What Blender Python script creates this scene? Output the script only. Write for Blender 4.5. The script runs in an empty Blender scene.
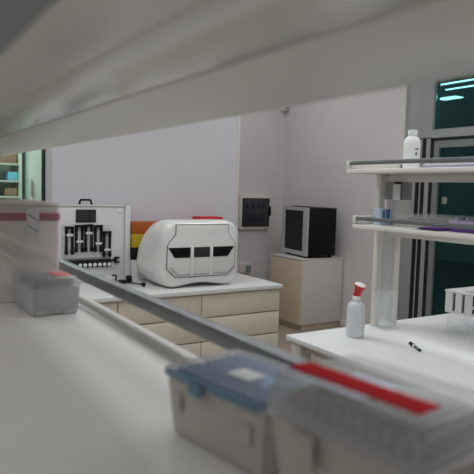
import bpy, bmesh, math, random
from mathutils import Vector, Matrix
random.seed(4)
C = bpy.context.scene.collection
CH = 1.44                     # height of the lens above the floor; lengths below are metres, z counted from the lens
PI = math.pi
ORG = {}

# ------------------------------------------------------------------ materials
def lin(c):
    return tuple(((v / 255) / 12.92 if v / 255 <= .04045 else ((v / 255 + .055) / 1.055) ** 2.4) for v in c)

def mat(name, col, rough=.5, metal=0., noise=0., nscale=8., bump=0., bscale=200., see=0., tint=None, coat=0., emit=None, estr=0., spec=.5):
    m = bpy.data.materials.new(name); m.use_nodes = True
    nt = m.node_tree; nd = nt.nodes; ln = nt.links
    p = nd['Principled BSDF']; out = nd['Material Output']
    c = lin(col) + (1,)
    p.inputs['Base Color'].default_value = c
    p.inputs['Roughness'].default_value = rough
    p.inputs['Metallic'].default_value = metal
    p.inputs['Coat Weight'].default_value = coat
    p.inputs['Specular IOR Level'].default_value = spec
    if emit:
        p.inputs['Emission Color'].default_value = lin(emit) + (1,)
        p.inputs['Emission Strength'].default_value = estr
    tc = nd.new('ShaderNodeTexCoord')
    if noise:
        n = nd.new('ShaderNodeTexNoise'); n.inputs['Scale'].default_value = nscale; n.inputs['Detail'].default_value = 4
        ln.new(tc.outputs['Object'], n.inputs['Vector'])
        r = nd.new('ShaderNodeValToRGB')
        r.color_ramp.elements[0].position = .3; r.color_ramp.elements[1].position = .7
        a = tuple(max(0, v * (1 - noise)) for v in c[:3]) + (1,); b = tuple(min(1, v * (1 + noise)) for v in c[:3]) + (1,)
        r.color_ramp.elements[0].color = a; r.color_ramp.elements[1].color = b
        ln.new(n.outputs['Fac'], r.inputs['Fac']); ln.new(r.outputs['Color'], p.inputs['Base Color'])
    if bump:
        n2 = nd.new('ShaderNodeTexNoise'); n2.inputs['Scale'].default_value = bscale; n2.inputs['Detail'].default_value = 3
        ln.new(tc.outputs['Object'], n2.inputs['Vector'])
        bp = nd.new('ShaderNodeBump'); bp.inputs['Strength'].default_value = bump; bp.inputs['Distance'].default_value = .002
        ln.new(n2.outputs['Fac'], bp.inputs['Height']); ln.new(bp.outputs['Normal'], p.inputs['Normal'])
    if see:
        t = nd.new('ShaderNodeBsdfTransparent'); t.inputs['Color'].default_value = (lin(tint) if tint else (1, 1, 1)) + (1,)
        mx = nd.new('ShaderNodeMixShader'); mx.inputs['Fac'].default_value = see
        ln.new(p.outputs['BSDF'], mx.inputs[1]); ln.new(t.outputs['BSDF'], mx.inputs[2]); ln.new(mx.outputs['Shader'], out.inputs['Surface'])
    return m

def glass(name, tint, refl=(255, 255, 255), rough=.02, ior=1.45):
    m = bpy.data.materials.new(name); m.use_nodes = True
    nt = m.node_tree; nd = nt.nodes; ln = nt.links
    nd.remove(nd['Principled BSDF']); out = nd['Material Output']
    t = nd.new('ShaderNodeBsdfTransparent'); t.inputs['Color'].default_value = lin(tint) + (1,)
    g = nd.new('ShaderNodeBsdfGlossy'); g.inputs['Color'].default_value = lin(refl) + (1,); g.inputs['Roughness'].default_value = rough
    f = nd.new('ShaderNodeFresnel'); f.inputs['IOR'].default_value = ior
    mx = nd.new('ShaderNodeMixShader')
    ln.new(f.outputs['Fac'], mx.inputs['Fac']); ln.new(t.outputs['BSDF'], mx.inputs[1]); ln.new(g.outputs['BSDF'], mx.inputs[2])
    ln.new(mx.outputs['Shader'], out.inputs['Surface'])
    return m

M = dict(
    wall=mat('wall_paint', (222, 217, 215), .75, noise=.015, nscale=3, bump=.08, bscale=300),
    wallcool=mat('cool_wall_paint', (206, 204, 208), .75, noise=.015, nscale=3, bump=.08, bscale=300),
    ceil=mat('ceiling_paint', (232, 231, 229), .85, noise=.02, nscale=2),
    floor=mat('vinyl_floor', (172, 156, 140), .45, noise=.04, nscale=5),
    white=mat('white_laminate', (224, 223, 220), .42, noise=.012, nscale=6),
    bench=mat('white_bench_top', (226, 226, 226), .4, noise=.012, nscale=9),
    shelf=mat('white_shelf_laminate', (216, 213, 207), .33, noise=.02, nscale=5),
    shelfunder=mat('glossy_shelf_laminate', (216, 213, 207), .16, noise=.01, nscale=5),
    rackwhite=mat('white_powder_coat', (228, 224, 217), .4, noise=.01),
    steel=mat('brushed_steel', (128, 130, 133), .42, metal=.55, noise=.08, nscale=40),
    beige=mat('beige_laminate', (218, 208, 193), .5, noise=.02, nscale=12),
    warmbeige=mat('warm_beige_laminate', (216, 198, 173), .5, noise=.02, nscale=12),
    side=mat('grey_white_laminate', (212, 206, 203), .5, noise=.012),
    gap=mat('dark_gap', (138, 120, 100), .8, noise=.05),
    plinth=mat('plinth_laminate', (186, 170, 152), .6, noise=.03),
    gloss=mat('white_gloss_shell', (232, 231, 228), .28, noise=.008, coat=.25),
    trimgrey=mat('pale_grey_trim', (176, 176, 175), .4, noise=.02),
    seam=mat('grey_seam', (120, 120, 120), .5, noise=.03),
    black=mat('black_plastic', (9, 9, 11), .5, spec=.3, noise=.06),
    blackglass=mat('black_window', (10, 10, 12), .12, noise=.05),
    smoke=mat('dark_grey_window', (52, 52, 56), .2, noise=.05),
    slate=mat('smoked_slate_door', (62, 64, 72), .25, noise=.04),
    screen=mat('screen_glass', (8, 9, 16), .25, spec=.25, noise=.05),
    bezel=mat('silver_bezel', (192, 195, 196), .4, metal=.1, noise=.02),
    alu=mat('grey_aluminium_frame', (160, 164, 163), .5, metal=.1, noise=.02),
    aludoor=mat('dark_grey_door_frame', (128, 134, 132), .5, metal=.1, noise=.02),
    alubar=mat('grey_door_bar', (160, 162, 160), .5, metal=.1, noise=.02),
    alulight=mat('pale_aluminium_frame', (186, 186, 184), .5, metal=.1, noise=.02),
    gasket=mat('black_gasket', (12, 12, 14), .6, noise=.05),
    tealglass=glass('teal_tinted_glass', (190, 226, 226), (200, 230, 230)),
    paleglass=glass('pale_green_glass', (236, 244, 240)),
    acrylic=glass('clear_acrylic', (236, 240, 240), rough=.06),
    corridor=mat('dim_green_wall', (176, 216, 214), .8, noise=.05, nscale=2),
    corrfloor=mat('dim_green_floor', (48, 70, 62), .6, noise=.05, nscale=2),
    lamp=mat('lamp_diffuser', (255, 255, 255), .5, emit=(235, 252, 255), estr=6.0),
    boxbase=mat('grey_translucent_plastic', (200, 195, 189), .5, noise=.02, see=.14),
    boxgrey=mat('cool_grey_translucent_plastic', (190, 190, 192), .5, noise=.02, see=.14),
    boxlid=mat('frosted_clear_plastic', (214, 216, 218), .25, noise=.01, see=.74),
    boxlid3=mat('cloudy_lid_plastic', (222, 223, 224), .25, noise=.01, see=.6),
    boxlid2=mat('frosted_lid_plastic', (206, 206, 206), .3, noise=.01, see=.52),
    bluerack=mat('blue_rack_plastic', (76, 120, 165), .45, noise=.12, nscale=60),
    blueedge=mat('blue_lid_edge', (110, 142, 168), .3, noise=.04),
    tips=mat('pale_tips', (184, 186, 186), .4, noise=.02),
    redtape=mat('red_tape', (196, 14, 28), .8, spec=.15, noise=.06, nscale=50),
    redlabel=mat('red_label', (200, 96, 88), .5, noise=.05),
    pinkband=mat('pink_band', (172, 112, 124), .5, noise=.05),
    pinkplastic=mat('pale_pink_translucent', (236, 227, 223), .45, noise=.02, see=.28),
    paper=mat('white_paper', (222, 222, 222), .7, noise=.02),
    ink=mat('grey_ink', (80, 84, 92), .7, noise=.03),
    foam=mat('grey_foam', (200, 200, 199), .8, noise=.2, nscale=120),
    caseshell=mat('white_case_shell', (216, 215, 214), .45, noise=.01),
    toolmetal=mat('tool_shaft', (30, 31, 33), .4, metal=.5, noise=.1, nscale=50),
    amber=mat('orange_acrylic', (172, 84, 20), .25, noise=.08, nscale=10),
    yellow=mat('yellow_acrylic', (178, 152, 22), .25, noise=.08, nscale=10),
    red=mat('red_plastic', (205, 36, 44), .4, noise=.04),
    bottle=mat('white_bottle_plastic', (240, 240, 240), .4, noise=.01),
    squeeze=mat('cloudy_bottle_plastic', (236, 239, 244), .35, noise=.02, see=.36),
    purple=mat('purple_plastic', (84, 44, 124), .45, noise=.06),
    lilac=mat('lilac_plastic', (168, 158, 186), .45, noise=.05),
    bluebox=mat('pale_blue_card', (200, 212, 234), .6, noise=.05, nscale=40),
    blueprint=mat('blue_print', (74, 112, 172), .6, noise=.05),
    frost=mat('frosted_acrylic', (206, 208, 204), .4, noise=.02, see=.45),
    greybox=mat('grey_trunking', (142, 146, 143), .5, noise=.02),
    pale=mat('next_room_wall', (186, 196, 186), .8, noise=.03),
    teal_cab=mat('pale_teal_locker', (150, 172, 168), .5, noise=.03),
    bluebin=mat('light_blue_bin', (110, 190, 220), .5, noise=.04),
    brown=mat('brown_carton', (140, 116, 88), .8, noise=.06),
    leaf=mat('leaf_green', (110, 140, 100), .6, noise=.2, nscale=20),
    olive=mat('olive_plastic', (140, 140, 84), .5, noise=.05),
    clearwhite=mat('hazy_clear_acrylic', (236, 240, 242), .15, noise=.01, see=.85),
)

# ------------------------------------------------------------------ mesh helpers
class B:
    def __init__(s, dx=0., dy=0.): s.bm = bmesh.new(); s.dx = dx; s.dy = dy
    def _add(s, verts, faces):
        vs = [s.bm.verts.new(v) for v in verts]
        fs = []
        for f in faces:
            try: fs.append(s.bm.faces.new([vs[i] for i in f]))
            except ValueError: pass
        return vs, fs
    def box(s, x0, x1, y0, y1, z0, z1, bev=0., seg=2):
        t = bmesh.new()
        bmesh.ops.create_cube(t, size=1)
        for v in t.verts:
            v.co = Vector(((x0 + x1) / 2 + v.co.x * (x1 - x0), (y0 + y1) / 2 + v.co.y * (y1 - y0), (z0 + z1) / 2 + v.co.z * (z1 - z0)))
        if bev: bmesh.ops.bevel(t, geom=t.edges[:], offset=bev, segments=seg, affect='EDGES', profile=.5)
        s.merge(t); return s
    def merge(s, t, mtx=None):
        if mtx: bmesh.ops.transform(t, matrix=mtx, verts=t.verts)
        t.verts.index_update()
        s._add([v.co.copy() for v in t.verts], [[v.index for v in f.verts] for f in t.faces]); t.free()
    def taper(s, x0, x1, y0, y1, z0, z1, dx, dy, bev=0.):
        """box whose foot is smaller than its top by dx, dy on every side"""
        t = bmesh.new(); bmesh.ops.create_cube(t, size=1)
        for v in t.verts:
            low = v.co.z < 0
            hx = (x1 - x0) / 2 - (dx if low else 0); hy = (y1 - y0) / 2 - (dy if low else 0)
            v.co = Vector(((x0 + x1) / 2 + math.copysign(hx, v.co.x), (y0 + y1) / 2 + math.copysign(hy, v.co.y), z0 if low else z1))
        if bev: bmesh.ops.bevel(t, geom=t.edges[:], offset=bev, segments=2, affect='EDGES', profile=.5)
        s.merge(t); return s
    def prism(s, pts, axis, a0, a1, bev=0.):
        """polygon in the two other axes (x,z for 'y'; y,z for 'x'; x,y for 'z') run from a0 to a1"""
        t = bmesh.new()
        def mk(p, a): return {'y': (p[0], a, p[1]), 'x': (a, p[0], p[1]), 'z': (p[0], p[1], a)}[axis]
        lo = [t.verts.new(mk(p, a0)) for p in pts]; hi = [t.verts.new(mk(p, a1)) for p in pts]
        t.faces.new(lo); t.faces.new(hi[::-1]); n = len(pts)
        for i in range(n): t.faces.new((lo[i], hi[i], hi[(i + 1) % n], lo[(i + 1) % n]))
        bmesh.ops.recalc_face_normals(t, faces=t.faces[:])
        if bev: bmesh.ops.bevel(t, geom=t.edges[:], offset=bev, segments=2, affect='EDGES', profile=.5)
        s.merge(t); return s
    def cyl(s, p0, p1, r0, r1=None, n=20):
        r1 = r0 if r1 is None else r1
        p0 = Vector(p0); p1 = Vector(p1); d = (p1 - p0).normalized()
        q = d.to_track_quat('Z', 'Y').to_matrix()
        a = [p0 + q @ Vector((math.cos(2 * PI * i / n) * r0, math.sin(2 * PI * i / n) * r0, 0)) for i in range(n)]
        b = [p1 + q @ Vector((math.cos(2 * PI * i / n) * r1, math.sin(2 * PI * i / n) * r1, 0)) for i in range(n)]
        s._add(a + b, [list(range(n))[::-1], list(range(n, 2 * n))] + [[i, (i + 1) % n, n + (i + 1) % n, n + i] for i in range(n)])
        return s
    def lathe(s, prof, o=(0, 0, 0), n=28, q=None):
        o = Vector(o); vs = []; fs = []
        for r, z in prof:
            for i in range(n):
                v = Vector((math.cos(2 * PI * i / n) * r, math.sin(2 * PI * i / n) * r, z))
                vs.append(o + (q @ v if q else v))
        for k in range(len(prof) - 1):
            for i in range(n): fs.append([k * n + i, k * n + (i + 1) % n, (k + 1) * n + (i + 1) % n, (k + 1) * n + i])
        if prof[0][0] > 0: fs.append(list(range(n))[::-1])
        if prof[-1][0] > 0: fs.append(list(range((len(prof) - 1) * n, len(prof) * n)))
        s._add(vs, fs); return s
    def tube(s, pts, r, n=10):
        for a, b in zip(pts[:-1], pts[1:]): s.cyl(a, b, r, n=n)
        for p in pts[1:-1]:
            t = bmesh.new(); bmesh.ops.create_uvsphere(t, u_segments=n, v_segments=6, radius=r)
            s.merge(t, Matrix.Translation(p))
        return s
    def ball(s, p, r, sc=(1, 1, 1)):
        t = bmesh.new(); bmesh.ops.create_uvsphere(t, u_segments=16, v_segments=10, radius=r)
        s.merge(t, Matrix.Translation(p) @ Matrix.Diagonal(sc + (1,))); return s
    def rings(s, secs, cap=True):
        n = len(secs[0]); vs = [v for c in secs for v in c]; fs = []
        for k in range(len(secs) - 1):
            for i in range(n): fs.append([k * n + i, k * n + (i + 1) % n, (k + 1) * n + (i + 1) % n, (k + 1) * n + i])
        if cap: fs += [list(range(n))[::-1], list(range((len(secs) - 1) * n, len(secs) * n))]
        s._add(vs, fs); return s
    def build(s, name, m, parent=None, local=False, angle=35):
        bm = s.bm
        if s.dx or s.dy: bmesh.ops.translate(bm, vec=(s.dx, s.dy, 0), verts=bm.verts[:])
        bmesh.ops.remove_doubles(bm, verts=bm.verts[:], dist=1e-6)
        bmesh.ops.recalc_face_normals(bm, faces=bm.faces[:])
        base = Vector((0, 0, 0))
        if not local:
            for v in bm.verts: v.co.z += CH
            if parent is not None: base = ORG[parent.name]
            else:
                xs = [v.co for v in bm.verts]
                base = Vector(((min(v.x for v in xs) + max(v.x for v in xs)) / 2, (min(v.y for v in xs) + max(v.y for v in xs)) / 2, min(v.z for v in xs)))
            for v in bm.verts: v.co -= base
        me = bpy.data.meshes.new(name); bm.to_mesh(me); bm.free()
        for p in me.polygons: p.use_smooth = True
        me.set_sharp_from_angle(angle=math.radians(angle))
        me.materials.append(m if not isinstance(m, str) else M[m])
        o = bpy.data.objects.new(name, me); C.objects.link(o)
        if parent is not None: o.parent = parent
        else: o.location = base
        ORG[o.name] = base.copy()
        return o

def tag(o, label, cat, group=None, kind=None):
    o['label'] = label; o['category'] = cat
    if group: o['group'] = group
    if kind: o['kind'] = kind
    return o
def thing(name, label, cat, x, y, z, rz=0., group=None):
    o = bpy.data.objects.new(name, None); C.objects.link(o)
    o.empty_display_size = .05
    o.location = (x, y, z + CH); o.rotation_euler = (0, 0, rz)
    ORG[o.name] = Vector((x, y, z + CH))
    return tag(o, label, cat, group)
def struct(name, b, m):
    o = b.build(name, m); o['kind'] = 'structure'; return o
def part_struct(name, b, m, parent):
    o = b.build(name, m, parent); return o
def dup(root, loc, label):
    r = root.copy(); C.objects.link(r); r.location = loc; r['label'] = label
    for ch in list(root.children):
        c = ch.copy(); C.objects.link(c); c.parent = r
        for g in list(ch.children):
            d = g.copy(); C.objects.link(d); d.parent = c
    return r

FL = -CH
CE = 1.6
# ------------------------------------------------------------------ the room
WA = 4.22      # the wall behind the counter
WB = 5.87      # the wall with the breaker panel
WX = 4.31      # the wall with the glazed door
struct('floor', B().box(-2.6, WX + .12, -2.6, 7.0, FL - .1, FL), 'floor')
struct('ceiling', B().box(-2.6, WX + .12, -2.6, 7.0, CE, CE + .1), 'ceil')
struct('wall_left', B().box(-2.6, -2.5, -2.6, 7.0, FL, CE), 'wall')
struct('wall_rear', B().box(-2.5, WX + .12, -2.6, -2.5, FL, CE), 'wall')
struct('wall_back', B().box(1.091, 2.627, WA, WA + .12, FL, CE), 'wallcool')
struct('wall_return', B().box(2.507, 2.627, WA + .1205, WB, FL, CE), 'wallcool')
struct('wall_recess', B().box(2.507, WX + .12, WB + .0005, WB + .12, FL, CE), 'wall')
struct('wall_right', B().box(WX, WX + .12, 3.975, WB, FL, CE), 'wall')
struct('trim_2', B().box(2.606, 2.632, WA - .006, WA - .0005, FL, CE, .001), 'side')
struct('baseboard_recess', B().box(2.65, WX - .016, WB - .015, WB - .0005, FL + .0005, FL + .07, .003), 'white')
struct('baseboard_right', B().box(WX - .015, WX - .0005, 4.0, WB - .016, FL + .0005, FL + .07, .003), 'white')

# glazed partition beside wall_back, with a store room behind it
w = struct('window_1', B().box(1.045, 1.0905, WA, WA + .07, FL, CE, .002).box(-2.5, 1.045, WA, WA + .07, FL, FL + .08).box(-2.5, 1.045, WA, WA + .07, CE - .06, CE)
           .box(-.12, -.05, WA, WA + .07, FL + .08, CE - .06).box(-1.3, -1.24, WA, WA + .07, FL + .08, CE - .06), 'alulight')
part_struct('gasket', B().box(1.032, 1.045, WA - .006, WA + .05, FL + .08, CE - .06), 'gasket', w)
part_struct('pane', B().box(-.05, 1.032, WA + .03, WA + .038, FL + .08, CE - .06).box(-1.24, -.12, WA + .03, WA + .038, FL + .08, CE - .06)
            .box(-2.5, -1.3, WA + .03, WA + .038, FL + .08, CE - .06), 'paleglass', w)
struct('wall_store', B().box(-2.5, 2.506, 6.9, 7.0, FL, CE), 'pale')
# store room contents: lockers, shelf with a bin and cartons
lk = thing('storage_locker', 'pale teal metal locker behind the glass partition', 'locker', 1.60, 6.5, FL)
B().box(1.36, 1.66, 6.2, 6.7, FL + .0005, .36, .006).build('body', 'teal_cab', lk)
B().box(1.37, 1.65, 6.185, 6.199, FL + .06, .35, .004).build('door', 'pale', lk)
B().box(1.385, 1.40, 6.16, 6.184, -.1, .05, .003).build('handle', 'alu', lk)
ss = thing('storage_shelf', 'pale shelf unit with bins behind the glass partition', 'shelf', .95, 6.5, FL)
SH = (-1.0, -.62, -.33, -.13, .03, .20, .42)
for x in (.58, 1.29): B().box(x, x + .03, 6.25, 6.7, FL + .0005, .6, .002).build('side_panel', 'pale', ss)
for z in SH: B().box(.611, 1.289, 6.25, 6.7, z - .02, z, .002).build('shelf_board', 'pale', ss)
tag(B().box(1.19, 1.28, 6.27, 6.55, .0305, .115, .006).build('storage_bin', 'bluebin'), 'light blue bin on the shelf behind the glass partition', 'bin')
tag(B().box(1.16, 1.275, 6.27, 6.55, -.1295, -.05, .004).build('carton', 'brown'), 'brown carton on the shelf below the light blue bin', 'carton')
tag(B().box(1.12, 1.27, 6.27, 6.55, .2005, .30, .004).build('carton', 'brown'), 'brown carton on the shelf above the light blue bin', 'carton')

# glazed door and side lights in the right-hand wall
w = struct('window_2', B().box(WX + .02, WX + .1, 3.815, 3.9745, FL, CE, .002), 'alu')                 # broad grey jamb panel
part_struct('frame', B().box(WX + .01, WX + .09, 3.655, 3.8145, .515, CE).box(WX + .01, WX + .09, -2.5, 3.6545, .51, .585)
            .box(WX + .01, WX + .09, -2.5, 3.6545, CE - .05, CE).box(WX + .01, WX + .09, 1.9, 1.98, .586, CE - .051), 'alu', w)
part_struct('pane', B().box(WX + .04, WX + .048, 1.981, 3.6545, .586, CE - .051).box(WX + .04, WX + .048, -2.5, 1.899, .586, CE - .051), 'tealglass', w)
d = struct('door_1', B().box(WX + .012, WX + .07, 3.572, 3.628, FL + .01, .485).box(WX + .012, WX + .07, 2.42, 3.572, .42, .485)
           .box(WX + .012, WX + .07, 2.42, 3.572, FL + .01, FL + .12).box(WX + .012, WX + .07, 2.42, 2.5, FL + .12, .42), 'aludoor')
part_struct('gasket', B().box(WX + .004, WX + .06, 3.772, 3.8145, FL, .445).box(WX + .004, WX + .06, 3.712, 3.752, FL, .51)
            .box(WX + .004, WX + .06, 3.63, 3.66, FL, .509).box(WX + .004, WX + .06, 2.40, 3.66, .487, .5095), 'gasket', d)
part_struct('door_frame', B().box(WX + .008, WX + .07, 3.7525, 3.7715, FL, .509).box(WX + .008, WX + .07, 3.6605, 3.7115, FL, .509)
            .box(WX + .008, WX + .07, 2.3, 2.3995, FL, .509), 'alubar', d)
part_struct('pane', B().box(WX + .035, WX + .043, 2.5, 3.572, FL + .12, .42), 'tealglass', d)
part_struct('glazing_bead', B().box(WX + .014, WX + .034, 2.5, 3.571, -.42, -.365), 'tealglass', d)
tag(B().box(WX + .0285, WX + .0345, 3.472, 3.522, -.078, -.016, .001).build('door_sticker', 'greybox'), 'small pale square sticker on the teal glass of the door', 'sticker')
struct('trim_1', B().box(WX + .02, WX + .1, -2.5, 2.2995, FL, .509, .002), 'alu')
# dim room on the other side of the glass, its lamps lit
struct('floor_corridor', B().box(WX + .1205, 11, -2.6, 13, FL - .1, FL), 'corrfloor')
struct('ceiling_corridor', B().box(WX + .1205, 11, -2.6, 13, CE, CE + .1), 'corridor')
struct('wall_corridor', B().box(10.9, 11, -2.6, 13, FL, CE - .0005), 'corridor')
struct('wall_corridor_end', B().box(WX + .1205, 10.8995, 12.9, 13, FL, CE - .0005), 'corridor')
struct('wall_corridor_near', B().box(WX + .1205, 10.8995, -2.6, -2.5, FL, CE - .0005), 'corridor')
struct('wall_corridor_side', B().box(WX + .1205, WX + .22, 6.5, 12.8995, FL, CE - .0005), 'corridor')
for (x0, x1, y0, y1, lab) in ((6.91, 6.95, 4.3, 5.86, 'long fluorescent ceiling lamp seen through the top of the teal glass'),
                              (7.30, 7.335, 4.4, 5.98, 'second fluorescent ceiling lamp seen through the teal glass, below the first'),
                              (7.88, 8.08, 6.25, 6.62, 'square lit ceiling lamp seen through the teal glass, below the long lamps')):
    lm = thing('ceiling_lamp', lab, 'lamp', (x0 + x1) / 2, (y0 + y1) / 2, CE - .05, group='ceiling lamps beyond the teal glass')
    B().box(x0 - .02, x1 + .02, y0 - .02, y1 + .02, CE - .03, CE - .0005, .004).build('housing', 'alu', lm)
    B().box(x0, x1, y0, y1, CE - .045, CE - .0305, .004).build('diffuser', 'lamp', lm)

# ------------------------------------------------------------------ counter of drawers along wall_back
CT = -.69
tag(B().box(.56, 2.592, 3.495, WA - .004, CT - .03, CT, .004).build('counter_top', 'white'), 'white worktop over the beige drawer units along the wall', 'worktop')
def drawer_unit(x0, x1, label):
    u = thing('drawer_unit', label, 'drawer unit', (x0 + x1) / 2, 3.85, FL, group='beige drawer units under the white worktop')
    B().box(x0, x1, 3.535, WA - .01, FL + .005, CT - .0305, .002).build('carcass', 'side', u)
    B().box(x0 + .004, x1 - .004, 3.5295, 3.5345, FL + .02, CT - .034).build('shadow_gap', 'gap', u)
    z = CT - .036
    for k in range(4):
        zb = z - .166 if k < 3 else FL + .03
        dr = B().box(x0 + .002, x1 - .002, 3.513, 3.529, zb + .008, z, .002).build('drawer', 'beige', u)
        xc = (x0 + x1) / 2
        B().box(xc - .016, xc + .016, 3.5115, 3.513, z - .022, z - .016, .0004).build('label_holder', 'side', dr)
        z = zb
    return u
drawer_unit(1.924, 2.58, 'beige four-drawer unit at the open end of the counter')
drawer_unit(1.322, 1.922, 'beige four-drawer unit under the left part of the white machine')
drawer_unit(.58, 1.32, 'beige drawer unit under the white tool case')

# ------------------------------------------------------------------ white analyser machine
def rrect(x0, x1, z0, z1, r, y, arch=0., n=7):
    out = []
    for cx, cz, a0 in ((x1 - r, z1 - r, 0), (x0 + r, z1 - r, 90), (x0 + r, z0 + r, 180), (x1 - r, z0 + r, 270)):
        for k in range(n):
            a = math.radians(a0 + 90 * k / (n - 1)); out.append(Vector((cx + r * math.cos(a), y, cz + r * math.sin(a))))
        if a0 == 180:                                # the belly arches up in the middle
            for k in range(1, 12):
                t = k / 12; out.append(Vector((x0 + r + (x1 - x0 - 2 * r) * t, y, z0 + arch * math.sin(PI * t) ** 1.5)))
    return out
mc = thing('laboratory_machine', 'white rounded benchtop machine with three dark windows on the counter', 'machine', 1.98, 3.8, CT)
secs = []
for (y, xl, xr, zb, zt, r) in ((3.606, 1.704, 2.258, -.652, -.250, .075), (3.612, 1.694, 2.268, -.664, -.240, .085), (3.626, 1.684, 2.279, -.676, -.230, .095), (3.65, 1.675, 2.288, -.684, -.224, .105),
                               (3.70, 1.668, 2.295, -.688, -.220, .11), (3.76, 1.663, 2.298, -.6892, -.221, .115), (3.82, 1.659, 2.298, -.6892, -.230, .12), (3.87, 1.656, 2.298, -.6892, -.243, .13),
                               (3.92, 1.655, 2.298, -.6892, -.268, .14), (3.96, 1.655, 2.298, -.6892, -.300, .15), (3.99, 1.656, 2.298, -.688, -.337, .15), (4.015, 1.66, 2.296, -.684, -.385, .14), (4.030, 1.672, 2.284, -.672, -.44, .11), (4.034, 1.69, 2.266, -.65, -.47, .08)):
    secs.append(rrect(xl - .012, xr - .010, zb, zt, r, y, .024 if y < 3.9 else .01))
B().rings(secs).build('shell', 'gloss', mc, angle=50)
def scurve(x0, z0, x1, z1, n=8):
    return [(x0 + (x1 - x0) * (3 * t * t - 2 * t ** 3), z0 + (z1 - z0) * t) for t in [i / (n - 1) for i in range(n)]]
MX = -.013
def outline(g):
    return [(x + MX, z) for x, z in outline0(g)]
def outline0(g):
    L = [(1.776 - g, -.252 + g)] + scurve(1.776 - g, -.30, 1.714 - g, -.40) + [(1.710 - g, -.545 - g * .4), (1.775 - g * .4, -.606 - g), (2.186 + g * .4, -.606 - g), (2.240 + g, -.556 - g * .4)]
    return L + scurve(2.242 + g, -.40, 2.184 + g, -.30) + [(2.182 + g, -.252 + g)]
B().prism(outline(.006), 'y', 3.6015, 3.6065).build('panel_gap', 'seam', mc)
fp = B().prism(outline(0), 'y', 3.5985, 3.6014, .0009).build('front_panel', 'gloss', mc)
ZW, ZX = -.404, -.474
B().prism([(1.702, ZW), (1.870, ZW), (1.870, ZX), (1.750, ZX)], 'y', 3.5955, 3.5984, .0008).build('window', 'blackglass', fp)
wm = B().prism([(1.896, ZW), (2.022, ZW), (2.022, ZX), (1.896, ZX)], 'y', 3.5955, 3.5984, .0008).build('window', 'smoke', fp); wm['label'] = 'dark grey middle window'
B().prism([(2.048, ZW), (2.221, ZW), (2.170, ZX), (2.048, ZX)], 'y', 3.5955, 3.5984, .0008).build('window', 'blackglass', fp)
for x in (1.8715, 2.0235): B().box(x + .001, x + .022, 3.588, 3.5984, -.602, -.395, .003).build('rib', 'gloss', fp)
tr = [(1.712, -.540), (1.772, -.600), (2.176, -.600), (2.226, -.552), (2.214, -.546), (2.170, -.586), (1.779, -.586), (1.725, -.534)]
B().prism(tr, 'y', 3.5965, 3.5984).build('lower_trim', 'trimgrey', fp)
# amber box behind the machine
am = thing('amber_box', 'orange and yellow panelled box with red lid strip behind the white machine', 'box', 2.0, 4.12, CT)
B().box(1.634, 2.40, 4.06, 4.20, CT + .0005, -.536, .004).build('base', 'caseshell', am)
B().box(1.634, 2.40, 4.06, 4.20, -.5355, -.447, .003).build('black_band', 'black', am)
B().box(1.634, 2.40, 4.065, 4.195, -.4465, -.345, .004).build('lower_panel', 'yellow', am)
B().box(1.634, 2.185, 4.065, 4.195, -.3445, -.256, .004).build('upper_panel', 'amber', am)
B().box(2.19, 2.40, 4.065, 4.195, -.3445, -.220, .005).build('lid_strip', 'red', am)

# ------------------------------------------------------------------ white tool case standing open against the wall
tc = thing('tool_case', 'open white tool case standing on the counter against the wall', 'case', 1.3, 4.15, CT)
B().box(.98, 1.587, 4.105, 4.195, CT + .0005, -.136, .008).build('shell', 'caseshell', tc)
B().box(1.588, 1.628, 4.088, 4.195, CT + .0005, -.132, .005).build('side_rim', 'caseshell', tc)
B().box(.98, 1.586, 4.096, 4.1045, -.146, -.136, .002).build('top_rim', 'caseshell', tc)
B().tube([(1.262, 4.14, -.140), (1.266, 4.14, -.110), (1.275, 4.14, -.102), (1.337, 4.14, -.102), (1.346, 4.14, -.110), (1.350, 4.14, -.140)], .0075).build('handle', 'black', tc)
dp = B().box(1.226, 1.370, 4.097, 4.1045, -.259, -.169, .003).build('display_frame', 'black', tc)
B().box(1.234, 1.318, 4.0955, 4.0969, -.251, -.177, .0004).build('display', 'smoke', dp)
B().box(1.322, 1.362, 4.0955, 4.0969, -.251, -.177, .0004).build('display', 'smoke', dp)
B().box(1.128, 1.480, 4.094, 4.1045, -.512, -.272, .003).build('foam_insert', 'foam', tc)
B().box(1.525, 1.580, 4.1025, 4.1045, -.192, -.160, .0006).build('sticker', 'paper', tc)
B().box(1.600, 1.622, 4.10, 4.13, -.1318, -.125, .002).build('catch', 'alu', tc)
hs = B().box(1.135, 1.485, 4.085, 4.1045, -.580, -.524, .003).build('socket_strip', 'black', tc)
for k in range(7):
    x = 1.254 + k * .0355
    B().cyl((x, 4.0845, -.562), (x, 4.080, -.562), .0135, .012).build('socket_end', 'paper', hs)
k1 = B().box(1.508, 1.524, 4.085, 4.1045, -.556, -.512, .002).box(1.5245, 1.545, 4.085, 4.1045, -.524, -.512, .002).box(1.5245, 1.545, 4.085, 4.1045, -.556, -.544, .002)
k1.box(1.4925, 1.5075, 4.092, 4.1045, -.542, -.526, .001).build('hook', 'black', tc)
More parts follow.
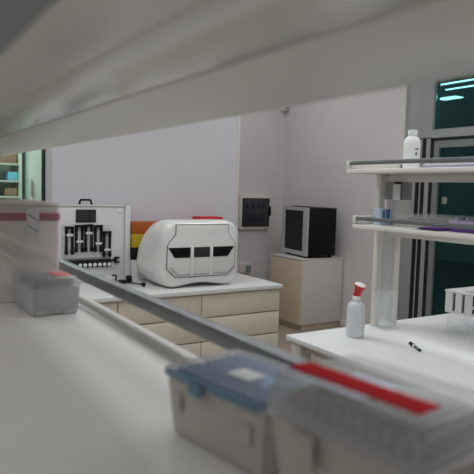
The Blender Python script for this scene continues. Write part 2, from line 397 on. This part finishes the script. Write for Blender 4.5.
# five clamp tools held on the foam, each with two shafts
def clamp_tool(x, zt, zb, zl, label):
    g = thing('clamp_tool', label, 'tool', x, 4.085, zb, group='black clamp tools held in the white case')
    B().box(x - .032, x + .032, 4.074, 4.0935, zt - .016, zt, .003).build('crossbar', 'black', g)
    for s in (-1, 1):
        B().cyl((x + s * .021, 4.083, zb + .0345), (x + s * .021, 4.083, zt - .0165), .0098, n=12).build('shaft', 'toolmetal', g)
        B().box(x + s * .021 - .011, x + s * .021 + .011, 4.072, 4.0935, zb, zb + .034, .003).build('grip', 'black', g)
        B().cyl((x + s * .021, 4.0815, zt - .045), (x + s * .021, 4.0815, zt - .0166), .0115, n=12).build('collar', 'black', g)
    B().box(x - .024, x + .022, 4.0655, 4.0715, zl - .007, zl + .007, .001).build('name_tag', 'paper', g)
for x, zt, zb, zl, lab in ((1.176, -.286, -.482, -.346, 'black twin-shaft clamp tool beside the container, first in the case row'),
                           (1.246, -.276, -.468, -.392, 'black twin-shaft clamp tool, second in the row, under the display'),
                           (1.313, -.272, -.466, -.334, 'black twin-shaft clamp tool, middle of the row, white tag near its top'),
                           (1.382, -.278, -.470, -.408, 'black twin-shaft clamp tool, fourth in the row, white tag near its middle'),
                           (1.447, -.322, -.508, -.455, 'black twin-shaft clamp tool set lowest, last in the row by the hook')):
    clamp_tool(x, zt, zb, zl, lab)
# small things on the counter in front of the case
g = thing('hex_key_holder', 'white and black hex key holder below the socket strip of the case', 'tool', 1.45, 4.02, CT)
B().box(1.415, 1.455, 4.0, 4.04, CT + .0005, CT + .05, .008).build('body', 'paper', g)
B().tube([(1.458, 4.0, CT + .06), (1.485, 3.99, CT + .055), (1.478, 3.985, CT + .010)], .006, 8).build('key', 'black', g)
g = thing('clamp_rod', 'black knobbed clamp rod lying on the counter before the machine', 'tool', 1.56, 3.9, CT)
B().box(1.49, 1.545, 3.94, 3.985, CT + .0005, CT + .028, .008).build('jaw', 'black', g)
B().box(1.555, 1.595, 3.955, 3.995, CT + .0005, CT + .055, .010).build('knob', 'black', g)
B().tube([(1.53, 3.945, CT + .016), (1.60, 3.80, CT + .016)], .0055, 8).build('rod', 'toolmetal', g)
B().ball((1.607, 3.785, CT + .0165), .016).build('end_ball', 'black', g)

# ------------------------------------------------------------------ recess wall: breaker panel, sensor, socket
bp = thing('breaker_panel', 'white breaker panel with smoked door on the recess wall', 'electrical panel', 3.89, WB, -.46)
B().box(3.668, 4.072, WB - .05, WB - .0005, -.462, -.056, .006).build('housing', 'rackwhite', bp)
B().box(3.690, 4.066, WB - .062, WB - .0505, -.428, -.095, .004).build('door', 'slate', bp)
fr = B()
for q in ((3.690, 4.066, -.428, -.418), (3.690, 4.066, -.105, -.095), (3.690, 3.700, -.4175, -.1055), (4.056, 4.066, -.4175, -.1055)): fr.box(q[0], q[1], WB - .0645, WB - .0622, q[2], q[3])
fr.build('door_frame', 'black', bp)
for z0, z1, xs in ((-.21, -.13, (3.73, 3.81, 3.89, 3.96)), (-.38, -.25, (3.72, 3.78, 3.84, 3.91, 3.97))):
    for x in xs: B().box(x, x + .048, WB - .0635, WB - .0625, z0, z1, .0003).build('breaker', 'smoke', bp)
B().box(4.0665, 4.086, WB - .075, WB - .0505, -.30, -.19, .004).build('latch', 'black', bp)
sn = thing('motion_detector', 'small white motion detector high in the wall corner', 'detector', 4.25, 5.82, .95)
B().box(4.222, 4.300, WB - .075, WB - .0005, .955, 1.04, .014).build('housing', 'rackwhite', sn)
B().box(4.236, 4.286, WB - .083, WB - .0755, .968, 1.005, .003).build('lens', 'greybox', sn)
so = thing('wall_socket', 'white wall socket with a plug behind the end of the counter', 'socket', 3.76, WB, -.97)
B().box(3.70, 3.84, WB - .03, WB - .0005, -.98, -.86, .006).build('plate', 'rackwhite', so)
B().box(3.775, 3.83, WB - .07, WB - .0305, -.965, -.89, .008).build('plug', 'greybox', so)
for x, zz in ((1.752, -.165), (1.79, -.155), (1.83, -.165)):
    tag(B().cyl((x, WA - .004, zz), (x, WA - .0005, zz), .006, n=10).build('anchor_mount', 'side'), 'tiny grey wall anchor above the white machine', 'wall anchor', 'wall anchors above the machine')

# ------------------------------------------------------------------ storage cabinet with the boxy monitor
sc = thing('storage_cabinet', 'beige-fronted white cabinet in the room corner under the monitor', 'cabinet', 4.0, 5.0, FL)
cx0, cx1, cy0, cy1 = 3.735, 4.288, 4.728, 5.272
B().box(cx0 + .02, cx1, cy0, cy1, FL + .062, CT - .0185, .002).build('carcass', 'side', sc)
B().box(cx0, cx1 + .002, cy0 - .002, cy1, CT - .018, CT, .002).build('top', 'side', sc)
B().box(cx0, cx0 + .0195, cy0 + .001, cy1 - .001, FL + .066, CT - .022, .002).build('door', 'warmbeige', sc)
B().box(cx0 + .035, cx1 - .02, cy0 + .015, cy1 - .01, FL + .0005, FL + .0615).build('plinth', 'plinth', sc)
a = (3.805, 4.735); bdir = math.atan2(.105, .60)
tv = thing('boxy_monitor', 'black boxy monitor with a silver bezel standing on the cabinet', 'monitor', 3.80, 4.747, CT, rz=-.155)
TW, TD, TH = .545, .355, .525   # along local y, local x, z
def tb(): return B()
tb().box(.022, TD, .004, TW - .004, .03, TH, .008).build('body', 'black', tv, local=True)
bz = tb()
for q in ((-.0, .0215, 0, TW, .022, .066), (0, .0215, 0, TW, TH - .035, TH), (0, .0215, 0, .085, .066, TH - .035), (0, .0215, TW - .055, TW, .066, TH - .035)): bz.box(*q)
bz.build('bezel', 'bezel', tv, local=True)
tb().box(.008, .0215, .085, TW - .055, .066, TH - .035).build('screen', 'screen', tv, local=True)
for y in (.06, TW - .1):
    for x in (.03, TD - .06): tb().box(x, x + .05, y, y + .05, .0005, .0295, .004).build('foot', 'black', tv, local=True)
tb().box(.03, .11, .12, .40, TH + .0002, TH + .010, .003).build('vent_strip', 'black', tv, local=True)

# ------------------------------------------------------------------ island bench on the right
BT = -.5
ib = thing('lab_bench', 'white lab bench in the aisle carrying the two-tier shelf rack', 'bench', 2.0, .6, FL)
B().box(1.226, 2.78, -1.5, 1.627, BT - .019, BT, .003).build('worktop', 'bench', ib)
for y in (1.617, -1.4):
    for x in (1.245, 2.70): B().box(x, x + .05, y - .05, y, FL + .0005, BT - .0195, .004).build('leg', 'rackwhite', ib)
    B().box(1.2955, 2.6995, y - .035, y - .012, BT - .06, BT - .0195, .002).build('apron', 'side', ib)
for x in (1.262, 2.715): B().box(x, x + .02, -1.399, 1.5665, BT - .05, BT - .0195, .002).build('apron', 'side', ib)
B().box(1.96, 1.98, -1.399, 1.5815, BT - .05, BT - .0195, .002).build('apron', 'side', ib)

# right-hand rack
def shelf_tray(x0, x1, y0, y1, zb, root, near=False):
    """board, end plates and two steel rails of one tier; zb is the underside"""
    b = B().box(x0, x1, y0, y1, zb, zb + .015, .002)
    o = b.build('shelf_board', 'shelf' if near else 'rackwhite', root)
    for y in (y0, y1 - .014): B().box(x0, x1, y, y + .014, zb + .0155, zb + .046, .003).build('end_plate', 'rackwhite', root)
    for x, in ((x0,), (x1 - .012,)):
        B().box(x + .001, x + .011, y0 + .0145, y1 - .0145, zb + .030, zb + .0445, .0015).build('rail', 'steel', root)
    return o
rr = thing('shelf_rack', 'white two-tier shelf rack with steel rails on the island bench', 'shelf rack', 1.68, .4, BT)
Y1 = 1.614
for y0 in (1.590, -1.0):
    B().box(1.612, 1.640, y0, y0 + .021, BT + .0005, -.1295, .003).build('upright', 'rackwhite', rr)
    B().box(1.612, 1.640, y0, y0 + .021, -.1135, .0705, .003).build('upright', 'rackwhite', rr)
    B().box(1.705, 1.735, y0, y0 + .021, BT + .0005, -.1295, .003).build('upright', 'rackwhite', rr)
    B().box(1.7405, 1.76, y0, y0 + .021, -.1135, .0705, .003).build('upright', 'rackwhite', rr)
    B().box(1.6405, 1.7045, y0 + .006, y0 + .014, BT + .02, -.1295, .001).build('infill_panel', 'frost', rr)
for zb, ye in ((-.129, 1.611), (.071, 1.656)):
    shelf_tray(1.5, 1.78, -1.1, ye, zb, rr)
B().box(1.655, 1.69, -.9785, 1.608, .0445, .0705, .002).build('beam', 'rackwhite', rr)
B().box(1.655, 1.69, -.9785, 1.5895, -.158, -.1295, .002).build('beam', 'rackwhite', rr)
tk = B().box(1.6505, 1.70, 1.515, 1.606, -.022, .044, .003).build('power_trunking', 'greybox', rr); tk['label'] = 'grey trunking piece under the beam'
# hanging white tag
tg = thing('hanging_tag', 'white card tag hanging on a black clip under the upper shelf beam', 'tag', 1.645, 1.49, .045)
B().box(1.632, 1.6365, 1.513, 1.546, -.022, .036, .001).build('card', 'paper', tg)
B().box(1.630, 1.654, 1.523, 1.537, .0363, .0443, .001).build('clip', 'black', tg)
# on the upper tier
zt = .0865
bo = thing('reagent_bottle', 'white round-shouldered reagent bottle on the upper shelf', 'bottle', 1.60, 1.437, zt)
B().lathe([(.026, zt + .0005), (.0285, zt + .004), (.0285, zt + .088), (.027, zt + .100), (.021, zt + .109), (.0145, zt + .113), (.0145, zt + .117)], (1.60, 1.437, 0)).build('body', 'bottle', bo)
B().lathe([(.016, zt + .1172), (.016, zt + .1325), (.0145, zt + .1345), (.004, zt + .1355)], (1.60, 1.437, 0)).build('cap', 'bottle', bo)
tx = B()
cb = Vector((1.60, 1.437))
for zz, n in ((zt + .066, 3), (zt + .052, 2), (zt + .047, 2)):
    for k in range(n):
        a = math.radians(-112 + k * 8)
        for wd in (0, 2.6):
            aa = a + math.radians(wd)
            px, py = cb.x + .0288 * math.cos(aa), cb.y + .0288 * math.sin(aa)
            tx.box(px - .0009, px + .0009, py - .0004, py + .0004, zz, zz + .005)
tx.build('print', 'ink', bo)
fo = thing('flat_folder', 'flat lilac folder lying on the upper shelf beside the bottle', 'folder', 1.66, 1.22, zt)
B().box(1.56, 1.74, 1.10, 1.36, zt + .0005, zt + .009, .002).build('cover', 'lilac', fo)
B().box(1.565, 1.735, 1.105, 1.355, zt + .0095, zt + .016, .001).build('pages', 'paper', fo)
# on the lower tier
zl = -.1135
bb = thing('card_box', 'pale blue and white card box on the lower shelf', 'box', 1.595, 1.555, zl)
B().box(1.563, 1.628, 1.535, 1.570, zl, zl + .060, .0015).build('carton', 'bluebox', bb)
B().box(1.574, 1.586, 1.5342, 1.535, zl + .022, zl + .054).box(1.592, 1.61, 1.5342, 1.535, zl + .012, zl + .056).build('print', 'blueprint', bb)
def tray(x0, x1, y0, y1, z, h, m, root):
    t = .002
    B().box(x0, x1, y0, y1, z, z + t).box(x0, x0 + t, y0, y1, z + t, z + h).box(x1 - t, x1, y0, y1, z + t, z + h).box(x0 + t, x1 - t, y0, y0 + t, z + t, z + h).box(x0 + t, x1 - t, y1 - t, y1, z + t, z + h).build('tray', m, root)
t1 = thing('clear_tray', 'long clear plastic tray on the lower shelf beside the blue card box', 'tray', 1.68, 1.37, zl)
tray(1.60, 1.76, 1.24, 1.50, zl, .040, 'clearwhite', t1)
B().box(1.596, 1.764, 1.236, 1.504, zl + .0405, zl + .044, .001).build('lid', 'clearwhite', t1)
pr = thing('tube_rack', 'purple tube rack on the lower shelf near the front rail', 'tube rack', 1.62, 1.14, zl)
B().box(1.55, 1.70, 1.02, 1.225, zl + .0005, zl + .026, .003).build('body', 'purple', pr)
B().box(1.548, 1.702, 1.018, 1.227, zl + .0265, zl + .034, .002).build('top_plate', 'lilac', pr)
for i in range(4):
    for j in range(6):
        x = 1.57 + i * .036; y = 1.04 + j * .034
        B().cyl((x, y, zl + .0345), (x, y, zl + .046), .006, .005, 10).build('tube_cap', 'lilac' if (i + j) % 3 else 'purple', pr)
ps = thing('flat_sachet', 'flat purple sachet on the lower shelf in front of the clear tray', 'sachet', 1.55, 1.3, zl)
B().box(1.525, 1.59, 1.245, 1.325, zl + .0005, zl + .009, .003).build('sachet_body', 'purple', ps)
B().box(1.53, 1.585, 1.3255, 1.345, zl + .001, zl + .004, .001).build('sealed_end', 'lilac', ps)
fs = thing('acrylic_sheet', 'upright frosted acrylic sheet standing at the back of the lower shelf', 'sheet', 1.70, 1.5, zl)
B().box(1.645, 1.762, 1.5825, 1.5865, zl + .0005, zl + .090, .001).build('pane', 'frost', fs)
B().box(1.66, 1.70, 1.5775, 1.582, zl + .0005, zl + .014, .001).build('foot', 'frost', fs)

# on the bench
z0 = BT + .0005
sq = thing('squeeze_bottle', 'cloudy squeeze bottle with a red flared cap on the bench', 'bottle', 1.432, 1.50, BT)
o = (1.432, 1.50, 0)
B().lathe([(.027, z0), (.0315, z0 + .006), (.0315, z0 + .098), (.029, z0 + .112), (.022, z0 + .121), (.015, z0 + .125), (.015, z0 + .128)], o).build('body', 'squeeze', sq)
B().lathe([(.0275, z0 + .004), (.0295, z0 + .008), (.0295, z0 + .085), (.001, z0 + .0855)], o).build('liquid', 'frost', sq)
B().lathe([(.0148, z0 + .1285), (.0148, z0 + .142), (.0125, z0 + .144)], o).build('collar', 'bottle', sq)
q = Matrix.Rotation(math.radians(-24), 3, Vector((math.sin(math.radians(32)), math.cos(math.radians(32)), 0)))
q = Matrix.Rotation(math.radians(14), 3, Vector((math.cos(math.radians(45)), -math.sin(math.radians(45)), 0))) @ Matrix.Rotation(math.radians(15), 3, Vector((math.sin(math.radians(45)), math.cos(math.radians(45)), 0)))
cap = B().lathe([(.0125, -.001), (.0130, .016), (.0155, .027), (.0190, .036), (.0215, .040), (.0222, .043), (.020, .043)], (1.432, 1.50, z0 + .144), q=q).build('flared_cap', 'red', sq)
B().lathe([(.0195, .0432), (.017, .0445), (.001, .045)], (1.432, 1.50, z0 + .144), q=q).build('cap_top', 'bottle', cap)

# clear stackable beaker beside the upright
jr = thing('clear_beaker', 'clear plastic beaker tapering downward beside the rack upright on the bench', 'beaker', 1.632, 1.5535, BT)
def sqring(cx, cy, h, r, z, n=6):
    out = []
    for sx, sy, a0 in ((1, 1, 0), (-1, 1, 90), (-1, -1, 180), (1, -1, 270)):
        for k in range(n):
            a = math.radians(a0 + 90 * k / (n - 1)); out.append(Vector((cx + sx * (h - r) + r * math.cos(a), cy + sy * (h - r) + r * math.sin(a), z)))
    return out
jc = (1.632, 1.5535)
B().rings([sqring(*jc, .0285, .007, z0 + .012), sqring(*jc, .0315, .008, z0 + .134), sqring(*jc, .0335, .009, z0 + .136), sqring(*jc, .0335, .009, z0 + .146), sqring(*jc, .0318, .008, z0 + .146),
           sqring(*jc, .0298, .008, z0 + .136), sqring(*jc, .0268, .007, z0 + .015)]).build('wall', 'clearwhite', jr)
B().box(jc[0] - .046, jc[0] + .040, jc[1] - .046, jc[1] + .034, z0, z0 + .005, .002).build('base_plate', 'clearwhite', jr)
B().box(jc[0] - .026, jc[0] + .026, jc[1] - .026, jc[1] + .026, z0 + .0055, z0 + .0115, .002).build('foot', 'clearwhite', jr)
for x in (-.016, .014): B().box(jc[0] + x, jc[0] + x + .003, jc[1] - .022, jc[1] + .022, z0 + .0155, z0 + .125).build('divider', 'clearwhite', jr)

# clear rack stand near the picture edge
DX, DY = .022, -.022
gr = thing('acrylic_rack', 'clear and white acrylic tube stand with dark slots on the bench', 'stand', 1.86, 1.40, BT)
B(DX, DY).box(1.79, 2.00, 1.34, 1.46, z0, z0 + .006, .002).build('base_plate', 'clearwhite', gr)
for x in (1.800, 1.895, 1.985): B(DX, DY).box(x, x + .006, 1.35, 1.45, z0 + .0065, z0 + .068, .001).build('leg_panel', 'clearwhite', gr)
B(DX, DY).box(1.792, 1.998, 1.345, 1.455, z0 + .0685, z0 + .076, .002).build('lower_plate', 'bottle', gr)
for x, ya, yb_ in ((1.792, 1.345, 1.372), (1.792, 1.384, 1.412), (1.792, 1.424, 1.455), (1.830, 1.345, 1.3515), (1.872, 1.345, 1.3515), (1.916, 1.345, 1.3515), (1.96, 1.345, 1.3515), (1.986, 1.345, 1.455)): B(DX, DY).box(x, x + .012, ya, yb_, z0 + .0765, z0 + .143, .002).build('post', 'bottle', gr)
B(DX, DY).box(1.8045, 1.9855, 1.352, 1.448, z0 + .077, z0 + .142).build('dark_insert', 'black', gr)
B(DX, DY).box(1.79, 2.0, 1.343, 1.457, z0 + .1435, z0 + .152, .002).build('upper_plate', 'bottle', gr)
B(DX, DY).box(1.792, 1.998, 1.3445, 1.3495, z0 + .094, z0 + .104, .001).build('crossbar', 'bottle', gr)
B(DX, DY).box(1.805, 1.84, 1.36, 1.38, z0 + .1525, z0 + .158, .002).build('stopper', 'bottle', gr)

# pen
pn = thing('marker_pen', 'short black capped marker with white middle lying on the bench', 'pen', 1.50, 1.29, BT)
p0 = Vector((1.521, 1.331, BT + .0065)); p1 = Vector((1.484, 1.258, BT + .0045)); dd = p1 - p0
B().cyl(p0, p0 + dd * .33, .0062, .006, 14).build('cap', 'black', pn)
B().cyl(p0 + dd * .335, p0 + dd * .86, .0042, .0036, 14).build('barrel', 'bottle', pn)
B().cyl(p0 + dd * .50, p0 + dd * .80, .0046, .0042, 14).build('print_band', 'smoke', pn)
B().cyl(p0 + dd * .865, p1, .0046, .0044, 14).build('end_plug', 'black', pn)

# ------------------------------------------------------------------ the rack we look through, on its own bench
c0, c1 = .064, .30
LZ = -.187                    # top of the lower board
nb = thing('lab_bench', 'white lab bench under the nearest shelf rack', 'bench', .2, .5, FL)
B().box(-.36, .72, -1.2, 2.4, BT - .025, BT, .004).build('worktop', 'bench', nb)
for y in (2.32, -1.1): B().box(-.30, .66, y - .025, y, FL + .0005, BT - .0255, .003).build('end_panel', 'side', nb)
nr = thing('shelf_rack', 'grey-white shelf rack closest to the viewer, steel rail along its edge', 'shelf rack', .18, .5, BT)
yb, ye = -1.0, 2.1
lo = B().box(c0, c1, yb, ye, LZ - .02, LZ, .002)
lo.prism([(c1 - .026, LZ - .001), (c1 - .012, LZ + .0055), (c1 - .001, LZ + .0055), (c1, LZ + .0045), (c1, LZ - .001)], 'y', yb + .0005, ye - .0005)
lo.build('lower_board', 'shelf', nr)
B().box(c1 - .0145, c1, yb + .014, ye - .014, -.1525, -.1355, .002).build('rail', 'steel', nr)
for y in (yb, ye - .0135): B().box(c0, c1, y, y + .013, LZ + .0062, LZ + .052, .003).build('end_plate', 'rackwhite', nr)
UZ = .0717
up = B().box(c0, c1, yb, ye, UZ, UZ + .022, .0006)
up.box(.110, .174, yb, ye, UZ - .0012, UZ + .0012, .0005)
up.build('upper_board', 'shelfunder', nr)
B().box(.176, c1, yb, ye, UZ - .0016, UZ - .0002, .0004).build('front_panel', 'shelf', nr)
B().box(.018, c0 - .0008, yb, ye, UZ - .001, UZ + .03, .002).build('edge_strip', 'greybox', nr)
for y in (yb, ye - .0135): B().box(c0, c1, y, y + .013, UZ + .0222, UZ + .065, .003).build('end_plate', 'rackwhite', nr)
for x in (c1 - .0145,): B().box(x, x + .0145, yb + .014, ye - .014, UZ + .045, UZ + .062, .002).build('rail', 'steel', nr)
for y in (1.72, -.7):
    B().box(.15, .21, y, y + .04, BT + .0005, LZ - .0205, .003).build('upright', 'rackwhite', nr)
    B().box(.15, .21, y, y + .04, LZ + .0005, UZ - .0005 + .004, .003).build('upright', 'rackwhite', nr)

# ------------------------------------------------------------------ tip boxes on the near shelf
S0 = LZ + .0006
def hollow_lid(r, L, W, h0, h1, m, inset=.004, top=None):
    """open-bottomed lid shell with rounded shoulders"""
    def ring(dx, z, rr=.005): 
        out = []
        for sx, sy, a0 in ((1, 1, 0), (-1, 1, 90), (-1, -1, 180), (1, -1, 270)):
            for k in range(5):
                a = math.radians(a0 + 90 * k / 4)
                out.append(Vector((sx * (W / 2 - dx - rr) + rr * math.cos(a), sy * (L / 2 - dx - rr) + rr * math.sin(a), z)))
        return out
    b = B().rings([ring(.0015, h0 + .0005), ring(0, h0 + .0005), ring(0, h0 + .006), ring(.002, h1 - .005), ring(inset, h1 - .001), ring(inset + .003, h1)], cap=False)
    n = 20
    b.bm.verts.ensure_lookup_table()
    b.bm.faces.new([b.bm.verts[5 * n + i] for i in range(n)])
    return b.build('lid', m, r, local=True)

# grey box with a red label by the pink container
x, y = .2230, .8985
r1 = thing('tip_box', 'grey tip box with a small red label in front of the pink container', 'tip box', x, y, S0, math.radians(2.5), 'tip boxes on the near shelf')
W1, L1, H1 = .070, .106, .0535
B().taper(-W1 / 2, W1 / 2, -L1 / 2, L1 / 2, 0, .0385, .002, .002, .003).build('base', 'boxgrey', r1, local=True)
hollow_lid(r1, L1 + .002, W1 + .002, .0385, H1, 'boxlid2')
B().box(-W1 / 2 + .008, W1 / 2 - .008, -L1 / 2 + .008, L1 / 2 - .008, .039, .0415, .001).build('tip_rack', 'greybox', r1, local=True)
B().box(-W1 / 2 + .006, -.002, -L1 / 2 + .01, L1 / 2 - .02, .042, .049, .003).box(.003, W1 / 2 - .006, -L1 / 2 + .01, L1 / 2 - .02, .042, .049, .003).build('tips', 'smoke', r1, local=True)['kind'] = 'stuff'
B().box(.004, W1 / 2 - .008, -L1 / 2 + .012, L1 / 2 - .045, H1 + .0002, H1 + .0008).build('label', 'redlabel', r1, local=True)
for xa in (-W1 / 2 + .006, W1 / 2 - .024): B().box(xa, xa + .018, -L1 / 2 - .0008, -L1 / 2 + .004, .0, .006, .001).build('foot', 'boxgrey', r1, local=True)

# blue-racked box
W2, L2, H2 = .077, .109, .0545
r2 = thing('tip_box', 'tip box with blue lid edge and blue rack, left of the red-taped box', 'tip box', .2345, .354, S0, math.radians(10), 'tip boxes on the near shelf')
B().taper(-W2 / 2 + .002, W2 / 2 - .002, -L2 / 2 + .002, L2 / 2 - .002, 0, .0455, .004, .004, .003).build('base', 'boxbase', r2, local=True)
hollow_lid(r2, L2, W2, .046, H2, 'boxlid', .002)
rk = B().box(-W2 / 2 + .005, W2 / 2 - .005, -L2 / 2 + .005, L2 / 2 - .005, .046, .049, .001).build('tip_rack', 'bluerack', r2, local=True)
tp = B()
for i in range(8):
    for j in range(12):
        if (3 <= i <= 5 and 3 <= j <= 5) or (i > 4 and j < 3): continue
        tp.cyl((-.028 + i * .008, -.044 + j * .008, .0495), (-.028 + i * .008, -.044 + j * .008, .0515), .003, .0026, 8)
tpo = tp.build('tips', 'bluerack', r2, local=True); tpo['kind'] = 'stuff'
B().box(-.012, .006, -.012, .012, .0517, .0523).build('note', 'paper', r2, local=True)
be = B().box(-W2 / 2 - .0012, -W2 / 2 + .0005, -L2 / 2 + .006, L2 / 2 - .004, .0465, .0525, .0005)
be.build('lid_edge', 'blueedge', r2, local=True)
B().box(-W2 / 2 - .004, -W2 / 2 - .0013, .004, .019, .0405, .0495, .001).build('latch', 'blueedge', r2, local=True)
for yy in (-L2 / 2 + .012, L2 / 2 - .022): B().box(-W2 / 2 + .0005, -W2 / 2 + .003, yy, yy + .009, .022, .036, .001).build('hinge_tab', 'boxbase', r2, local=True)

# red-taped box, taller
W3, L3, H3 = .079, .108, .0822
r3 = thing('tip_box', 'tall tip box with a red tape strip across its frosted lid', 'tip box', .2385, .2262, S0, math.radians(6.5), 'tip boxes on the near shelf')
B().taper(-W3 / 2 + .002, W3 / 2 - .002, -L3 / 2 + .002, L3 / 2 - .002, 0, .058, .011, .004, .003).build('base', 'boxbase', r3, local=True)
hollow_lid(r3, L3, W3, .058, H3, 'boxlid3', .003)
B().box(-W3 / 2 + .006, W3 / 2 - .006, -L3 / 2 + .006, L3 / 2 - .006, .0585, .062, .001).build('tip_rack', 'boxgrey', r3, local=True)
tp = B()
for i in range(8):
    for j in range(11):
        tp.cyl((-.028 + i * .008, -.043 + j * .0085, .0625), (-.028 + i * .008, -.043 + j * .0085, .072), .003, .0026, 8)
tpo = tp.build('tips', 'tips', r3, local=True); tpo['kind'] = 'stuff'
B().box(-.012, .026, .006, .040, .0725, .0735).build('note', 'bluebox', r3, local=True)
B().box(-W3 / 2 + .0155, -W3 / 2 + .0335, -L3 / 2 + .014, L3 / 2 - .003, H3 + .0002, H3 + .0008).build('tape', 'redtape', r3, local=True)
B().box(-W3 / 2 - .003, -W3 / 2 + .0005, .012, .030, .038, .057, .001).build('latch', 'boxbase', r3, local=True)

# pink-banded container
pc = thing('pink_container', 'tall pale pink tub with a dark pink band and a white label', 'container', .20, 1.05, LZ)
px0, px1, py0, py1 = .10, .262, .962, 1.16
def prr(x0, x1, y0, y1, r, z, n=6):
    out = []
    for cx, cy, a0 in ((x1 - r, y1 - r, 0), (x0 + r, y1 - r, 90), (x0 + r, y0 + r, 180), (x1 - r, y0 + r, 270)):
        for k in range(n):
            a = math.radians(a0 + 90 * k / (n - 1)); out.append(Vector((cx + r * math.cos(a), cy + r * math.sin(a), z)))
    return out
def seg(z0, z1, g=0., rr=.008): return B().rings([prr(px0 - g + .002, px1 + g - .002, py0 - g + .002, py1 + g - .002, rr, z0), prr(px0 - g, px1 + g, py0 - g, py1 + g, rr, z0 + .002), prr(px0 - g, px1 + g, py0 - g, py1 + g, rr, z1 - .002), prr(px0 - g + .002, px1 + g - .002, py0 - g + .002, py1 + g - .002, rr, z1)])
seg(S0, -.0345).build('tub', 'pinkplastic', pc)
seg(-.0588, -.0450, .0012).build('band', 'pinkband', pc)
seg(-.0342, -.0292, .0014).build('lid', 'pinkplastic', pc)
lb = B().box(.2095, .2285, py0 - .0028, py0 - .0014, -.079, -.0385).build('label', 'paper', pc)
B().prism([(.211, -.0465), (.227, -.0575), (.227, -.0590), (.211, -.0480)], 'y', py0 - .0034, py0 - .0029).prism([(.211, -.0640), (.227, -.0750), (.227, -.0765), (.211, -.0655)], 'y', py0 - .0034, py0 - .0029).build('print', 'ink', lb)

# ------------------------------------------------------------------ light
def area(name, x, y, sx, sy, w, z=CE - .02, col=(.93, .965, 1)):
    l = bpy.data.lights.new(name, 'AREA'); l.shape = 'RECTANGLE'; l.size = sx; l.size_y = sy; l.energy = w; l.color = col
    o = bpy.data.objects.new(name, l); C.objects.link(o); o.location = (x, y, z + CH); return o
E = 1.0
for x, y, wv in ((.9, .4, 34), (.9, 2.6, 40), (2.9, .6, 34), (2.9, 2.8, 40), (3.4, 4.9, 14), (-1.2, .4, 26), (-1.2, 2.8, 26)):
    area('ceiling_lamp_light', x, y, .5, 1.4, wv * E)
area('store_lamp_light', .6, 5.4, .5, 1.2, 130 * E, col=(.97, 1, .98))
area('corridor_fill_light', 7.5, 3.0, .5, 3.0, 60, col=(.9, 1, 1))  # unseen fill added to brighten the corridor walls, apart from its modelled lamps
wd = bpy.data.worlds.new('night'); bpy.context.scene.world = wd; wd.use_nodes = True
wd.node_tree.nodes['Background'].inputs['Color'].default_value = (.01, .012, .014, 1)
wd.node_tree.nodes['Background'].inputs['Strength'].default_value = 1

# ------------------------------------------------------------------ camera
F, YAW, PIT, ROL = 591.17, .55765, .0800, -.02747
f = Vector((math.sin(YAW) * math.cos(PIT), math.cos(YAW) * math.cos(PIT), -math.sin(PIT)))
r = Vector((math.cos(YAW), -math.sin(YAW), 0))
dn = Vector((-math.sin(YAW) * math.sin(PIT), -math.cos(YAW) * math.sin(PIT), -math.cos(PIT)))
r2 = math.cos(ROL) * r + math.sin(ROL) * dn; d2 = -math.sin(ROL) * r + math.cos(ROL) * dn
cam = bpy.data.cameras.new('camera'); co = bpy.data.objects.new('camera', cam); C.objects.link(co)
mw = Matrix((( r2.x, -d2.x, -f.x, 0), (r2.y, -d2.y, -f.y, 0), (r2.z, -d2.z, -f.z, CH), (0, 0, 0, 1)))
co.matrix_world = mw
cam.sensor_width = 36; cam.lens = F / 474 * 36; cam.clip_start = .01; cam.clip_end = 100
cam.dof.use_dof = True; cam.dof.focus_distance = 2.6; cam.dof.aperture_fstop = 9
s = bpy.context.scene
s.camera = co
s.view_settings.view_transform = 'Standard'; s.view_settings.look = 'None'; s.view_settings.gamma = 1; s.view_settings.exposure = -1.15
s.cycles.use_denoising = True
s.cycles.max_bounces = 12; s.cycles.transparent_max_bounces = 24; s.cycles.diffuse_bounces = 6
